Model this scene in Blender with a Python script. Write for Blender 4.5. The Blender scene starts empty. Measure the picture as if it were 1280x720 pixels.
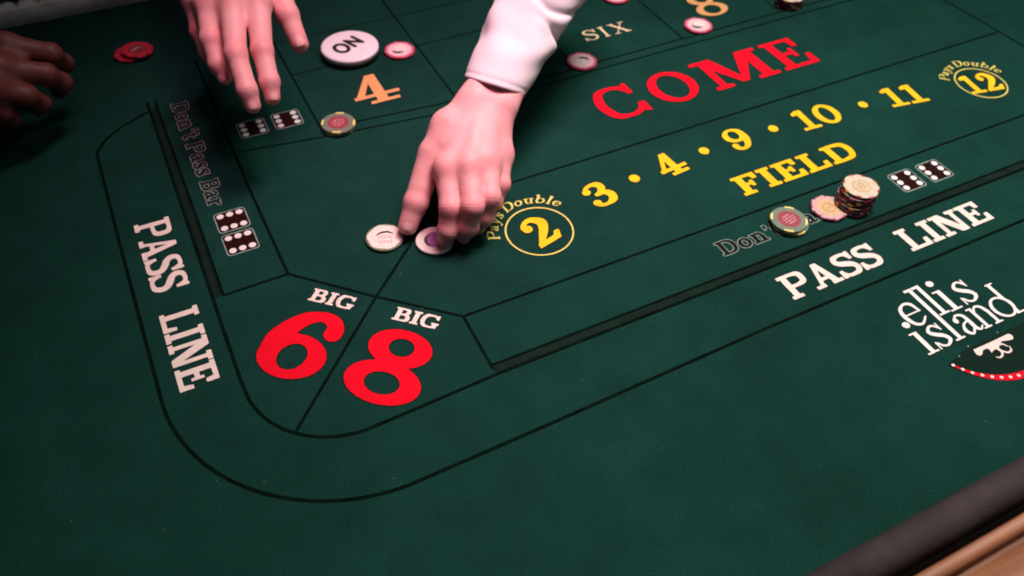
import bpy, math, random
import numpy as np
from mathutils import Vector, Matrix

random.seed(7)
S = bpy.context.scene
COL = S.collection

# ------------------------------------------------------------------ camera
cam_d = bpy.data.cameras.new('camera')
cam = bpy.data.objects.new('camera', cam_d)
COL.objects.link(cam)
cam_d.sensor_width = 36.0
cam_d.lens = 36.0 * 1023.0 / 1280.0
cam_d.clip_start = 0.02
cam_d.clip_end = 30.0
cam.matrix_world = (Matrix.Translation((0, 0, 0.6)) @ Matrix.Rotation(math.radians(-28.3534), 4, 'Z')
                    @ Matrix.Rotation(math.radians(41.867), 4, 'X') @ Matrix.Rotation(math.radians(2.387), 4, 'Z'))
cam_d.dof.use_dof = True
cam_d.dof.focus_distance = 0.74
cam_d.dof.aperture_fstop = 6.0
S.camera = cam

# ------------------------------------------------------------------ world and lamps
W = bpy.data.worlds.new('World')
S.world = W
W.use_nodes = True
W.node_tree.nodes['Background'].inputs['Color'].default_value = (0.75, 0.85, 1.0, 1)
W.node_tree.nodes['Background'].inputs['Strength'].default_value = 0.03


def aim(o, target):
    d = Vector(target) - o.location
    o.rotation_euler = d.to_track_quat('-Z', 'Y').to_euler()


def spot(name, loc, target, power, color, cone, blend, radius):
    l = bpy.data.lights.new(name, 'SPOT')
    l.energy = power
    l.color = color
    l.spot_size = math.radians(cone)
    l.spot_blend = blend
    l.shadow_soft_size = radius
    o = bpy.data.objects.new(name, l)
    o.location = loc
    COL.objects.link(o)
    aim(o, target)
    return o


def area(name, loc, target, power, color, size):
    l = bpy.data.lights.new(name, 'AREA')
    l.energy = power
    l.color = color
    l.size = size
    o = bpy.data.objects.new(name, l)
    o.location = loc
    COL.objects.link(o)
    aim(o, target)
    return o


spot('ceiling_downlight', (1.00, 0.80, 1.95), (0.67, 0.20, 0), 230, (1.0, 0.92, 0.88), 54, 0.50, 0.38)
spot('pink_stage_light', (0.46, 0.70, 1.9), (0.30, 0.74, 0.12), 116, (1.0, 0.37, 0.53), 23, 0.75, 0.26)
area('ceiling_panel', (1.3, -0.1, 1.7), (0.75, 0.4, 0), 4, (0.95, 0.98, 1.0), 1.1)

S.cycles.filter_width = 1.9
S.view_settings.view_transform = 'Standard'
S.view_settings.look = 'None'
S.view_settings.exposure = 0.0
S.view_settings.gamma = 1.0


# ------------------------------------------------------------------ materials
def mat(name, color, rough=0.6, metal=0.0, spec=0.5, coat=0.0, sss=0.0, sss_r=None, noise=None, bump=None, sheen=0.0):
    """noise = (scale, amount): value variation; bump = (scale, strength, distance)"""
    m = bpy.data.materials.new(name)
    m.use_nodes = True
    nt = m.node_tree
    b = nt.nodes['Principled BSDF']
    b.inputs['Base Color'].default_value = (*color, 1)
    b.inputs['Roughness'].default_value = rough
    b.inputs['Metallic'].default_value = metal
    b.inputs['Specular IOR Level'].default_value = spec
    b.inputs['Coat Weight'].default_value = coat
    b.inputs['Sheen Weight'].default_value = sheen
    if sss:
        b.inputs['Subsurface Weight'].default_value = sss
        b.inputs['Subsurface Radius'].default_value = sss_r
        b.inputs['Subsurface Scale'].default_value = 0.004
    tc = nt.nodes.new('ShaderNodeTexCoord')
    if noise:
        n = nt.nodes.new('ShaderNodeTexNoise')
        n.inputs['Scale'].default_value = noise[0]
        n.inputs['Detail'].default_value = 4
        nt.links.new(tc.outputs['Object'], n.inputs['Vector'])
        mr = nt.nodes.new('ShaderNodeMapRange')
        mr.inputs['From Min'].default_value = 0.3
        mr.inputs['From Max'].default_value = 0.7
        mr.inputs['To Min'].default_value = 1 - noise[1]
        mr.inputs['To Max'].default_value = 1 + noise[1]
        nt.links.new(n.outputs['Fac'], mr.inputs['Value'])
        mx = nt.nodes.new('ShaderNodeVectorMath')
        mx.operation = 'SCALE'
        mx.inputs[0].default_value = color
        nt.links.new(mr.outputs['Result'], mx.inputs['Scale'])
        nt.links.new(mx.outputs['Vector'], b.inputs['Base Color'])
    if bump:
        n2 = nt.nodes.new('ShaderNodeTexNoise')
        n2.inputs['Scale'].default_value = bump[0]
        n2.inputs['Detail'].default_value = 3
        nt.links.new(tc.outputs['Object'], n2.inputs['Vector'])
        bp = nt.nodes.new('ShaderNodeBump')
        bp.inputs['Strength'].default_value = bump[1]
        bp.inputs['Distance'].default_value = bump[2]
        nt.links.new(n2.outputs['Fac'], bp.inputs['Height'])
        nt.links.new(bp.outputs['Normal'], b.inputs['Normal'])
    return m


M = {}
M['felt'] = mat('green_felt', (0.0064, 0.0375, 0.0285), 0.95, spec=0.05, noise=(5, 0.16), bump=(900, 0.6, 0.0008), sheen=0.0)
M['line'] = mat('black_print', (0.0022, 0.0068, 0.0052), 0.95, spec=0.02, noise=(60, 0.4))
M['line_mid'] = mat('dark_brown_print', (0.0060, 0.0160, 0.0105), 0.95, spec=0.1, noise=(60, 0.3))
M['white'] = mat('white_print', (0.86, 0.70, 0.62), 0.9, spec=0.1, noise=(90, 0.07))
M['red'] = mat('red_print', (0.82, 0.005, 0.020), 0.9, spec=0.05, noise=(50, 0.08))
M['yellow'] = mat('yellow_print', (0.88, 0.52, 0.018), 0.9, spec=0.1, noise=(60, 0.10))
M['pale_yellow'] = mat('pale_yellow_print', (0.74, 0.62, 0.16), 0.9, spec=0.1, noise=(90, 0.1))
M['outline'] = mat('dark_print_edge', (0.006, 0.016, 0.010), 0.95, spec=0.1)
M['black'] = mat('flat_black_print', (0.006, 0.004, 0.004), 0.9, spec=0.1)
M['grey_line'] = mat('pale_grey_print', (0.30, 0.38, 0.33), 0.9, spec=0.1, noise=(200, 0.3))
M['letter_black'] = mat('black_letter_print', (0.008, 0.010, 0.009), 0.9, spec=0.1)
M['letter_dark'] = mat('dark_green_letter_print', (0.012, 0.022, 0.016), 0.9, spec=0.1)
M['maroon'] = mat('dark_maroon_print', (0.02, 0.003, 0.004), 0.9, spec=0.1)
M['cream'] = mat('cream_print', (0.80, 0.66, 0.50), 0.9, spec=0.1, noise=(120, 0.12))
M['dot_white'] = mat('white_dot_print', (0.86, 0.78, 0.74), 0.9, spec=0.1)
M['horse'] = mat('pink_white_print', (0.85, 0.66, 0.60), 0.9, spec=0.1)


nt = M['felt'].node_tree
tc = nt.nodes.new('ShaderNodeTexCoord')
n = nt.nodes.new('ShaderNodeTexNoise')
n.inputs['Scale'].default_value = 7
n.inputs['Detail'].default_value = 2
nt.links.new(tc.outputs['Object'], n.inputs['Vector'])
bp = nt.nodes.new('ShaderNodeBump')
bp.inputs['Strength'].default_value = 0.5
bp.inputs['Distance'].default_value = 0.012
nt.links.new(n.outputs['Fac'], bp.inputs['Height'])
fine = [q for q in nt.nodes if q.type == 'BUMP' and q != bp][0]
nt.links.new(bp.outputs['Normal'], fine.inputs['Normal'])


# nap and rubbed patches in the cloth colour itself
bs = nt.nodes['Principled BSDF']
src = bs.inputs['Base Color'].links[0].from_socket
last = src
for sc, lo_, hi_, det in ((26, 0.90, 1.12, 6), (700, 0.72, 1.30, 2)):
    n = nt.nodes.new('ShaderNodeTexNoise')
    n.inputs['Scale'].default_value = sc
    n.inputs['Detail'].default_value = det
    nt.links.new(tc.outputs['Object'], n.inputs['Vector'])
    mr = nt.nodes.new('ShaderNodeMapRange')
    mr.inputs['From Min'].default_value = 0.32
    mr.inputs['From Max'].default_value = 0.68
    mr.inputs['To Min'].default_value = lo_
    mr.inputs['To Max'].default_value = hi_
    nt.links.new(n.outputs['Fac'], mr.inputs['Value'])
    vm = nt.nodes.new('ShaderNodeVectorMath')
    vm.operation = 'SCALE'
    nt.links.new(last, vm.inputs[0])
    nt.links.new(mr.outputs['Result'], vm.inputs['Scale'])
    last = vm.outputs['Vector']
nt.links.new(last, bs.inputs['Base Color'])


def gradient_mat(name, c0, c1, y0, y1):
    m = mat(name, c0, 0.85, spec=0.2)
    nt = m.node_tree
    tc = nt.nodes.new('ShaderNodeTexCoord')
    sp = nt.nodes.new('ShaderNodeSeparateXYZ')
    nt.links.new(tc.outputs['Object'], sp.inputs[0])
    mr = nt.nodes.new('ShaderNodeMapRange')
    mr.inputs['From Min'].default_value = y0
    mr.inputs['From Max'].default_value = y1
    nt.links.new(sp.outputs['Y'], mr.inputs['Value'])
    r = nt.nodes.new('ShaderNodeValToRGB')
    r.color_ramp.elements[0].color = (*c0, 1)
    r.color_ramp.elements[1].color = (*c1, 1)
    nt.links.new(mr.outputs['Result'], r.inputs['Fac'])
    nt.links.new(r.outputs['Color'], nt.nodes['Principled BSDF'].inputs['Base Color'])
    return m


for k_ in ('white', 'red', 'yellow', 'pale_yellow', 'dot_white', 'horse'):
    nt = M[k_].node_tree
    tc = nt.nodes.new('ShaderNodeTexCoord')
    n2 = nt.nodes.new('ShaderNodeTexNoise')
    n2.inputs['Scale'].default_value = 800
    n2.inputs['Detail'].default_value = 2
    nt.links.new(tc.outputs['Object'], n2.inputs['Vector'])
    bp = nt.nodes.new('ShaderNodeBump')
    bp.inputs['Strength'].default_value = 0.6
    bp.inputs['Distance'].default_value = 0.0008
    nt.links.new(n2.outputs['Fac'], bp.inputs['Height'])
    nt.links.new(bp.outputs['Normal'], nt.nodes['Principled BSDF'].inputs['Normal'])
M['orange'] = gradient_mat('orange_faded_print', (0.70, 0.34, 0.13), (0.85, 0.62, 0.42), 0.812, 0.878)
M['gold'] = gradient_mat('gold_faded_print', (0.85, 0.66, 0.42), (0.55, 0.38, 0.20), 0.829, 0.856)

# emblem patch: dark disc whose print turns green in the middle
m = mat('emblem_print', (0.01, 0.012, 0.01), 0.9, spec=0.1)
nt = m.node_tree
tc = nt.nodes.new('ShaderNodeTexCoord')
vm = nt.nodes.new('ShaderNodeVectorMath')
vm.operation = 'DISTANCE'
vm.inputs[1].default_value = (0.650, 0.196, 0)
nt.links.new(tc.outputs['Object'], vm.inputs[0])
mr = nt.nodes.new('ShaderNodeMapRange')
mr.inputs['From Min'].default_value = 0.0
mr.inputs['From Max'].default_value = 0.034
nt.links.new(vm.outputs['Value'], mr.inputs['Value'])
r = nt.nodes.new('ShaderNodeValToRGB')
r.color_ramp.elements[0].color = (0.03, 0.13, 0.04, 1)
r.color_ramp.elements[1].color = (0.0045, 0.017, 0.012, 1)
nt.links.new(mr.outputs['Result'], r.inputs['Fac'])
nt.links.new(r.outputs['Color'], nt.nodes['Principled BSDF'].inputs['Base Color'])
M['emblem'] = m


def plastic(name, c, rough=0.42, noise=None):
    return mat(name, c, rough, spec=0.4, noise=noise or (320, 0.14), bump=(700, 0.15, 0.0004))


M['puck_white'] = plastic('puck_white_plastic', (0.92, 0.82, 0.86), 0.35, (160, 0.03))
M['puck_black'] = plastic('puck_black_plastic', (0.012, 0.008, 0.010), 0.3)
M['ring_rose'] = plastic('dusty_pink_chip_clay', (0.62, 0.36, 0.36))
M['ink'] = mat('black_ink', (0.006, 0.004, 0.005), 0.5)
M['chip_olive'] = plastic('olive_chip_clay', (0.17, 0.19, 0.12))
M['chip_white'] = plastic('white_chip_clay', (0.78, 0.68, 0.60))
M['chip_red'] = plastic('red_chip_clay', (0.62, 0.025, 0.06))
M['chip_pink'] = plastic('pink_chip_paper', (0.84, 0.55, 0.58))
M['chip_green'] = plastic('grey_green_chip_clay', (0.16, 0.20, 0.14))
M['chip_black'] = plastic('black_chip_clay', (0.018, 0.012, 0.014))
M['inlay_white'] = plastic('white_inlay_paper', (0.86, 0.70, 0.64))
M['inlay_red'] = plastic('red_inlay_paper', (0.30, 0.045, 0.06))
M['inlay_tan'] = plastic('tan_inlay_paper', (0.62, 0.42, 0.24))
M['inlay_cream'] = plastic('cream_inlay_paper', (0.64, 0.54, 0.40))
M['inlay_purple'] = plastic('purple_inlay_paper', (0.36, 0.16, 0.34))
M['spot_yellow'] = plastic('yellow_edge_spot', (0.82, 0.68, 0.22))
M['spot_pink'] = plastic('pink_edge_spot', (0.60, 0.13, 0.22))
M['spot_red'] = plastic('red_edge_spot', (0.26, 0.015, 0.05))
M['spot_orange'] = plastic('orange_edge_spot', (0.62, 0.30, 0.08))
M['text_rose'] = mat('rose_ink', (0.55, 0.24, 0.20), 0.6)
M['text_pink'] = mat('pink_ink', (0.66, 0.32, 0.33), 0.6)
M['text_dark'] = mat('dark_ink', (0.03, 0.015, 0.02), 0.6)
M['nail'] = mat('fingernail', (0.86, 0.44, 0.42), 0.38, spec=0.4)
M['shirt'] = mat('white_shirt_cotton', (0.86, 0.76, 0.80), 0.85, spec=0.2, noise=(30, 0.02), bump=(1400, 0.25, 0.0004), sheen=0.1)
M['dark_cloth'] = mat('black_sleeve_cloth', (0.012, 0.010, 0.013), 0.9, spec=0.2, bump=(900, 0.3, 0.0005))
M['leather'] = mat('dark_rail_leather', (0.036, 0.025, 0.025), 0.8, spec=0.25, noise=(30, 0.35), bump=(300, 0.4, 0.0010))
M['wall_cloth'] = mat('green_wall_cloth', (0.012, 0.045, 0.034), 0.95, spec=0.1)
M['gap'] = mat('black_rail_piping', (0.004, 0.003, 0.003), 1.0, spec=0.0)
M['foam'] = mat('black_foam_rubber', (0.008, 0.013, 0.014), 0.8, bump=(300, 0.3, 0.0005))
M['foam_grey'] = mat('grey_ledge', (0.78, 0.70, 0.64), 0.7, noise=(40, 0.2))

# wood
m = mat('varnished_wood', (0.4, 0.15, 0.06), 0.55, spec=0.4)
nt = m.node_tree
tc = nt.nodes.new('ShaderNodeTexCoord')
mp = nt.nodes.new('ShaderNodeMapping')
mp.inputs['Scale'].default_value = (2.0, 40, 40)
nt.links.new(tc.outputs['Object'], mp.inputs['Vector'])
n = nt.nodes.new('ShaderNodeTexNoise')
n.inputs['Scale'].default_value = 5
n.inputs['Detail'].default_value = 6
nt.links.new(mp.outputs['Vector'], n.inputs['Vector'])
r = nt.nodes.new('ShaderNodeValToRGB')
r.color_ramp.elements[0].position = 0.3
r.color_ramp.elements[0].color = (0.23, 0.08, 0.035, 1)
r.color_ramp.elements[1].position = 0.7
r.color_ramp.elements[1].color = (0.42, 0.17, 0.08, 1)
nt.links.new(n.outputs['Fac'], r.inputs['Fac'])
nt.links.new(r.outputs['Color'], nt.nodes['Principled BSDF'].inputs['Base Color'])
M['wood'] = m

# skin: base colour varied by a 'blush' attribute stored on the mesh (redder over the joints and tips)
def skin_mat(name, base, red):
    m = mat(name, base, 0.5, spec=0.35, sss=0.35, sss_r=(1.0, 0.35, 0.2), bump=(450, 0.22, 0.0006))
    nt = m.node_tree
    at = nt.nodes.new('ShaderNodeAttribute')
    at.attribute_name = 'blush'
    tc = nt.nodes.new('ShaderNodeTexCoord')
    n = nt.nodes.new('ShaderNodeTexNoise')
    n.inputs['Scale'].default_value = 60
    n.inputs['Detail'].default_value = 5
    nt.links.new(tc.outputs['Object'], n.inputs['Vector'])
    ad = nt.nodes.new('ShaderNodeMath')
    ad.operation = 'MULTIPLY_ADD'
    nt.links.new(n.outputs['Fac'], ad.inputs[0])
    ad.inputs[1].default_value = 0.75
    nt.links.new(at.outputs['Fac'], ad.inputs[2])
    sb = nt.nodes.new('ShaderNodeMath')
    sb.operation = 'SUBTRACT'
    sb.use_clamp = True
    nt.links.new(ad.outputs[0], sb.inputs[0])
    sb.inputs[1].default_value = 0.33
    mx = nt.nodes.new('ShaderNodeMix')
    mx.data_type = 'RGBA'
    mx.inputs[6].default_value = (*base, 1)
    mx.inputs[7].default_value = (*red, 1)
    nt.links.new(sb.outputs[0], mx.inputs[0])
    nt.links.new(mx.outputs[2], nt.nodes['Principled BSDF'].inputs['Base Color'])
    # wrinkles across the finger joints: a few ridges that die out 5 mm from the joint
    cr = nt.nodes.new('ShaderNodeAttribute')
    cr.attribute_name = 'crease'

    def mth(op, a, b=None):
        q = nt.nodes.new('ShaderNodeMath')
        q.operation = op
        for i, v in enumerate((a, b)):
            if v is None:
                continue
            if isinstance(v, (int, float)):
                q.inputs[i].default_value = v
            else:
                nt.links.new(v, q.inputs[i])
        return q.outputs[0]
    wob = mth('MULTIPLY', n.outputs['Fac'], 2.2)
    tt = mth('ADD', cr.outputs['Fac'], wob)
    sn = mth('SINE', mth('MULTIPLY', tt, 1.9))
    ga = mth('POWER', 2.718, mth('MULTIPLY', mth('POWER', mth('ABSOLUTE', tt), 2.0), -0.09))
    hgt = mth('MULTIPLY', sn, ga)
    bp = nt.nodes.new('ShaderNodeBump')
    bp.inputs['Strength'].default_value = 0.16
    bp.inputs['Distance'].default_value = 0.0005
    nt.links.new(hgt, bp.inputs['Height'])
    old = [q for q in nt.nodes if q.type == 'BUMP' and q != bp][0]
    nt.links.new(bp.outputs['Normal'], old.inputs['Normal'])
    # veins and broad unevenness
    vn = nt.nodes.new('ShaderNodeTexNoise')
    vn.inputs['Scale'].default_value = 38
    vn.inputs['Detail'].default_value = 3
    nt.links.new(tc.outputs['Object'], vn.inputs['Vector'])
    b3 = nt.nodes.new('ShaderNodeBump')
    b3.inputs['Strength'].default_value = 0.35
    b3.inputs['Distance'].default_value = 0.004
    nt.links.new(vn.outputs['Fac'], b3.inputs['Height'])
    nt.links.new(b3.outputs['Normal'], bp.inputs['Normal'])
    return m


M['skin'] = skin_mat('pale_skin', (0.88, 0.42, 0.42), (0.84, 0.28, 0.30))
M['skin_shaded'] = skin_mat('shade_darkened_skin', (0.17, 0.052, 0.042), (0.15, 0.036, 0.032))  # skin colour darkened to stand in for the deep shade on this hand


# ------------------------------------------------------------------ object helpers
def empty(name, loc, label, cat, group=None):
    o = bpy.data.objects.new(name, None)
    o.empty_display_size = 0.02
    COL.objects.link(o)
    o.location = loc
    o['label'] = label
    o['category'] = cat
    if group:
        o['group'] = group
    return o


def mesh_obj(name, verts, faces, mats, parent=None, fmat=None, smooth=False, loc=None):
    """verts in metres, in world space unless loc is given; parent at parent.location"""
    me = bpy.data.meshes.new(name)
    off = Vector((0, 0, 0))
    if parent is not None and loc is None:
        p = parent
        while p is not None:
            off += p.location
            p = p.parent
    v = np.asarray(verts, dtype=float) - np.array(off[:])
    me.from_pydata(v.tolist(), [], [tuple(f) for f in faces])
    if not isinstance(mats, (list, tuple)):
        mats = [mats]
    for m_ in mats:
        me.materials.append(m_)
    if fmat is not None:
        me.polygons.foreach_set('material_index', list(fmat))
    if smooth:
        me.polygons.foreach_set('use_smooth', [True] * len(me.polygons))
    me.update()
    o = bpy.data.objects.new(name, me)
    COL.objects.link(o)
    if parent is not None:
        o.parent = parent
    if loc is not None:
        o.location = loc
    return o


# ------------------------------------------------------------------ 2-D distance fields for the printing
def catmull(P, n=8, closed=False):
    P = np.asarray(P, float)
    out = []
    N = len(P)
    segs = N if closed else N - 1
    for i in range(segs):
        if closed:
            p0, p1, p2, p3 = P[(i - 1) % N], P[i], P[(i + 1) % N], P[(i + 2) % N]
        else:
            p1, p2 = P[i], P[i + 1]
            p0 = P[i - 1] if i > 0 else 2 * p1 - p2
            p3 = P[i + 2] if i + 2 < N else 2 * p2 - p1
        for k in range(n):
            t = k / n
            out.append(0.5 * ((2 * p1) + (-p0 + p2) * t + (2 * p0 - 5 * p1 + 4 * p2 - p3) * t * t + (-p0 + 3 * p1 - 3 * p2 + p3) * t ** 3))
    if not closed:
        out.append(P[-1])
    return np.array(out)


def sd_poly(X, Y, P):
    d = np.full(X.shape, 1e9)
    s = np.ones(X.shape)
    N = len(P)
    for i in range(N):
        ax, ay = P[i]
        bx, by = P[i - 1]
        ex, ey = bx - ax, by - ay
        wx, wy = X - ax, Y - ay
        t = np.clip((wx * ex + wy * ey) / (ex * ex + ey * ey + 1e-12), 0, 1)
        qx, qy = wx - ex * t, wy - ey * t
        d = np.minimum(d, qx * qx + qy * qy)
        c1, c2, c3 = Y >= ay, Y < by, ex * wy > ey * wx
        flip = (c1 & c2 & c3) | (~c1 & ~c2 & ~c3)
        s = np.where(flip, -s, s)
    return s * np.sqrt(d)


def sd_rib(X, Y, P, Wd):
    d = np.full(X.shape, 1e9)
    for i in range(len(P) - 1):
        ax, ay = P[i]
        bx, by = P[i + 1]
        ex, ey = bx - ax, by - ay
        wx, wy = X - ax, Y - ay
        t = np.clip((wx * ex + wy * ey) / (ex * ex + ey * ey + 1e-12), 0, 1)
        r = 0.5 * (Wd[i] + (Wd[i + 1] - Wd[i]) * t)
        d = np.minimum(d, np.hypot(wx - ex * t, wy - ey * t) - r)
    return d


def rib(pts, w, n=7, closed=False):
    """smooth ribbon: pts, widths at the points"""
    A = np.array([(p[0], p[1], ww) for p, ww in zip(pts, w)], float)
    C_ = catmull(A, n, closed)
    if closed:
        C_ = np.vstack([C_, C_[:1]])
    return ('r', C_[:, :2], C_[:, 2])


def bar(x0, y0, x1, y1, w):
    d = np.array([x1 - x0, y1 - y0], float)
    d /= np.linalg.norm(d)
    nrm = np.array([-d[1], d[0]]) * w / 2
    a, b = np.array([x0, y0]), np.array([x1, y1])
    return ('p', np.array([a - nrm, b - nrm, b + nrm, a + nrm]))


def box(x0, y0, x1, y1):
    return ('p', np.array([(x0, y0), (x1, y0), (x1, y1), (x0, y1)], float))


def poly(*p):
    return ('p', np.array(p, float))


def ell(cx, cy, rx, ry, n=28):
    a = np.linspace(0, 2 * np.pi, n, endpoint=False)
    return ('p', np.stack([cx + rx * np.cos(a), cy + ry * np.sin(a)], 1))


def glyph(ch, T=.2, t=.12, s=.11, xh=.66, sans=False):
    """returns (prims, holes, width) with the capital height 1"""
    P, Hh = [], []
    h = T / 2
    e = .10 if not sans else 0           # serif overhang

    def stem(x, y0=0, y1=1, b=True, tp=True, w=None, eb=None, et=None):
        w = w or T
        P.append(box(x - w / 2, y0, x + w / 2, y1))
        if b:
            P.append(box(x - w / 2 - e, y0, x + w / 2 + (e if eb is None else eb), y0 + s))
        if tp:
            P.append(box(x - w / 2 - e, y1 - s, x + w / 2 + (e if et is None else et), y1))
    x = e + h
    if ch == 'I':
        stem(x); return P, Hh, 2 * x
    if ch == 'L':
        stem(x, eb=.4); P.append(box(x, 0, .80, s)); P.append(poly((.80, 0), (.80, .36), (.80 - t, .36), (.80 - t * 1.5, 0))); return P, Hh, .80
    if ch in 'EF':
        stem(x, et=.3)
        P.append(box(x, 1 - s, .78, 1)); P.append(poly((.78, 1), (.78, .68), (.78 - t, .68), (.78 - 1.6 * t, 1)))
        P.append(box(x, .5 - s / 2, .58, .5 + s / 2)); P.append(box(.58 - t * .8, .34, .58, .66))
        if ch == 'E':
            P.append(box(x, 0, .84, s)); P.append(poly((.84, 0), (.84, .36), (.84 - t, .36), (.84 - 1.6 * t, 0))); return P, Hh, .84
        return P, Hh, .78
    if ch == 'P':
        stem(x)
        P.append(rib([(x, 1 - s / 2), (.52, 1 - s / 2), (.74, .88), (.78, .72), (.74, .55), (.52, .42 + s / 2), (x, .42 + s / 2)], [s, s, T * .9, T, T * .9, s, s])); return P, Hh, .78 + h
    if ch == 'D':
        stem(x)
        P.append(rib([(x, 1 - s / 2), (.46, 1 - s / 2), (.74, .84), (.84, .5), (.74, .16), (.46, s / 2), (x, s / 2)], [s, s, T * .85, T, T * .85, s, s])); return P, Hh, .84 + h
    if ch == 'B':
        stem(x)
        P.append(rib([(x, 1 - s / 2), (.50, 1 - s / 2), (.68, .88), (.70, .76), (.66, .62), (.50, .52), (x, .52)], [s, s, T * .8, T, T * .8, s, s]))
        P.append(rib([(x, .52), (.54, .52), (.74, .42), (.78, .28), (.74, .13), (.54, s / 2), (x, s / 2)], [s, s, T * .85, T, T * .85, s, s])); return P, Hh, .78 + h
    if ch == 'A':
        P.append(poly((.14, 0), (.14 + t, 0), (.56, 1), (.40, 1)))
        P.append(poly((.86 - T, 0), (.90, 0), (.60, 1), (.42, 1)))
        P.append(box(.25, .26, .74, .26 + s))
        P.append(box(0, 0, .34, s)); P.append(box(.60, 0, 1.0, s)); return P, Hh, 1.0
    if ch == 'S':
        P.append(rib([(.70, .78), (.60, .91), (.40, 1 - s / 2), (.20, .88), (.15, .73), (.26, .60), (.46, .52), (.64, .42), (.70, .27), (.62, .11), (.40, s / 2), (.20, .09), (.08, .24)],
                     [t, t, s, T * .85, T, T, T * 1.05, T, T, T * .85, s, t, t]))
        P.append(box(.80 - t, .66, .80, 1)); P.append(box(0, 0, t, .34)); return P, Hh, .80
    if ch == 'N':
        stem(.20, w=t * 1.1, eb=e, tp=False); stem(.84, w=t * 1.1, b=False)
        P.append(box(0, 1 - s, .3, 1)); P.append(poly((.10, 1), (.14 + T * 1.3, 1), (.90, 0), (.90 - T * 1.25, 0))); return P, Hh, 1.0
    if ch == 'M':
        stem(.20, w=t * 1.1, tp=False); stem(1.04, w=T, tp=False)
        P.append(box(0, 1 - s, .3, 1)); P.append(box(1.0, 1 - s, 1.04 + h + e, 1))
        P.append(poly((.10, 1), (.12 + T * 1.35, 1), (.66, .06), (.54, .06)))
        P.append(poly((1.06 - T, 1), (1.12, 1), (.66, .06), (.54, .06))); return P, Hh, 1.04 + h + e
    if ch in 'CG':
        P.append(rib([(.84, .76), (.70, .91), (.48, 1 - s / 2), (.22, .86), (.10, .5), (.22, .14), (.48, s / 2), (.72, .09), (.88, .26)],
                     [t, t, s, T * .85, T, T * .85, s, t, t]))
        P.append(box(.92 - t, .66, .92, 1))
        if ch == 'C':
            P.append(poly((.92 - t * .9, .08), (.98, .02), (.98, .34), (.92 - t * .9, .34))); return P, Hh, .98
        P.append(box(.92 - T, 0.02, .92, .42)); P.append(box(.60, .42 - s, 1.0, .42)); return P, Hh, 1.0
    if ch == 'O':
        P.append(ell(.5, .5, .5, .505)); Hh.append(ell(.5, .5, .5 - T, .5 - s * 1.05)); return P, Hh, 1.0
    if ch == 'X':
        P.append(poly((.08, 1), (.08 + T * 1.3, 1), (.92, 0), (.92 - T * 1.3, 0)))
        P.append(poly((.10, 0), (.10 + t, 0), (.90, 1), (.90 - t, 1)))
        for a, b in ((0, .36), (.64, 1.0)):
            P.append(box(a, 0, b, s)); P.append(box(a, 1 - s, b, 1))
        return P, Hh, 1.0
    # ---- digits
    if ch == '1':
        stem(.32, eb=.13, tp=False); P.append(box(.0, 0, .3, s)); P.append(box(.32, 0, .62, s))
        P.append(poly((.04, .78), (.04, .90), (.32 - h, 1.0), (.32 + h, 1.0), (.32, .80))); return P, Hh, .62
    if ch == '2':
        P.append(rib([(.17, .73), (.14, .82), (.27, .935), (.46, .92), (.60, .72), (.52, .52), (.34, .32), (.14, .12)], [.20, .14, t, T * .8, T * 1.2, T * 1.1, T * .9, t]))
        P.append(ell(.19, .72, .125, .125))
        P.append(poly((.03, 0), (.66, 0), (.78, .26), (.64, .28), (.56, .17), (.05, .14))); return P, Hh, .76
    if ch == '3':
        P.append(rib([(.16, .78), (.24, .90), (.42, .945), (.60, .86), (.62, .70), (.50, .56), (.34, .52)], [.16, t, t, T, T * 1.1, T * .8, t]))
        P.append(rib([(.34, .52), (.56, .50), (.68, .34), (.62, .14), (.40, .055), (.20, .10), (.12, .22)], [t, T * .8, T * 1.15, T * 1.1, t, t, .15]))
        P.append(ell(.16, .76, .12, .12)); P.append(ell(.15, .24, .12, .12)); return P, Hh, .80
    if ch == '4':
        P.append(box(.48 - h, 0, .48 + h, 1)); P.append(box(.24, 0, .78, s))
        P.append(box(0, .22, .84, .22 + s * 1.1)); P.append(poly((0, .22), (.16, .22), (.50, .98), (.40, 1))); return P, Hh, .84
    if ch in '69':
        B = [rib([(.665, .745), (.655, .83), (.58, .915), (.44, .94), (.26, .82), (.13, .52), (.14, .24)], [.215, .19, t * 1.2, t, T * .9, T * 1.15, T]),
             ell(.40, .31, .385, .32)]
        HB = [ell(.41, .30, .38 - T * .98, .32 - t * .9)]
        if ch == '9':
            f = lambda q: (q[0], np.array([.80, 1.0]) - q[1]) + tuple(q[2:])
            B = [f(q) for q in B]; HB = [f(q) for q in HB]
        return B, HB, .80
    if ch == '0':
        P.append(ell(.41, .5, .41, .51)); Hh.append(ell(.41, .5, .41 - T, .5 - t)); return P, Hh, .82
    if ch == '8':
        P.append(ell(.40, .75, .34, .26)); P.append(ell(.40, .27, .40, .28))
        Hh.append(ell(.41, .765, .34 - T * .95, .26 - t * 1.0)); Hh.append(ell(.40, .26, .40 - T, .28 - t)); return P, Hh, .80
    # ---- lower case
    q = xh
    if ch == 'o':
        P.append(ell(.33, q / 2, .33, q / 2 + .01)); Hh.append(ell(.33, q / 2, .33 - T * .9, q / 2 - t)); return P, Hh, .66
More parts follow.
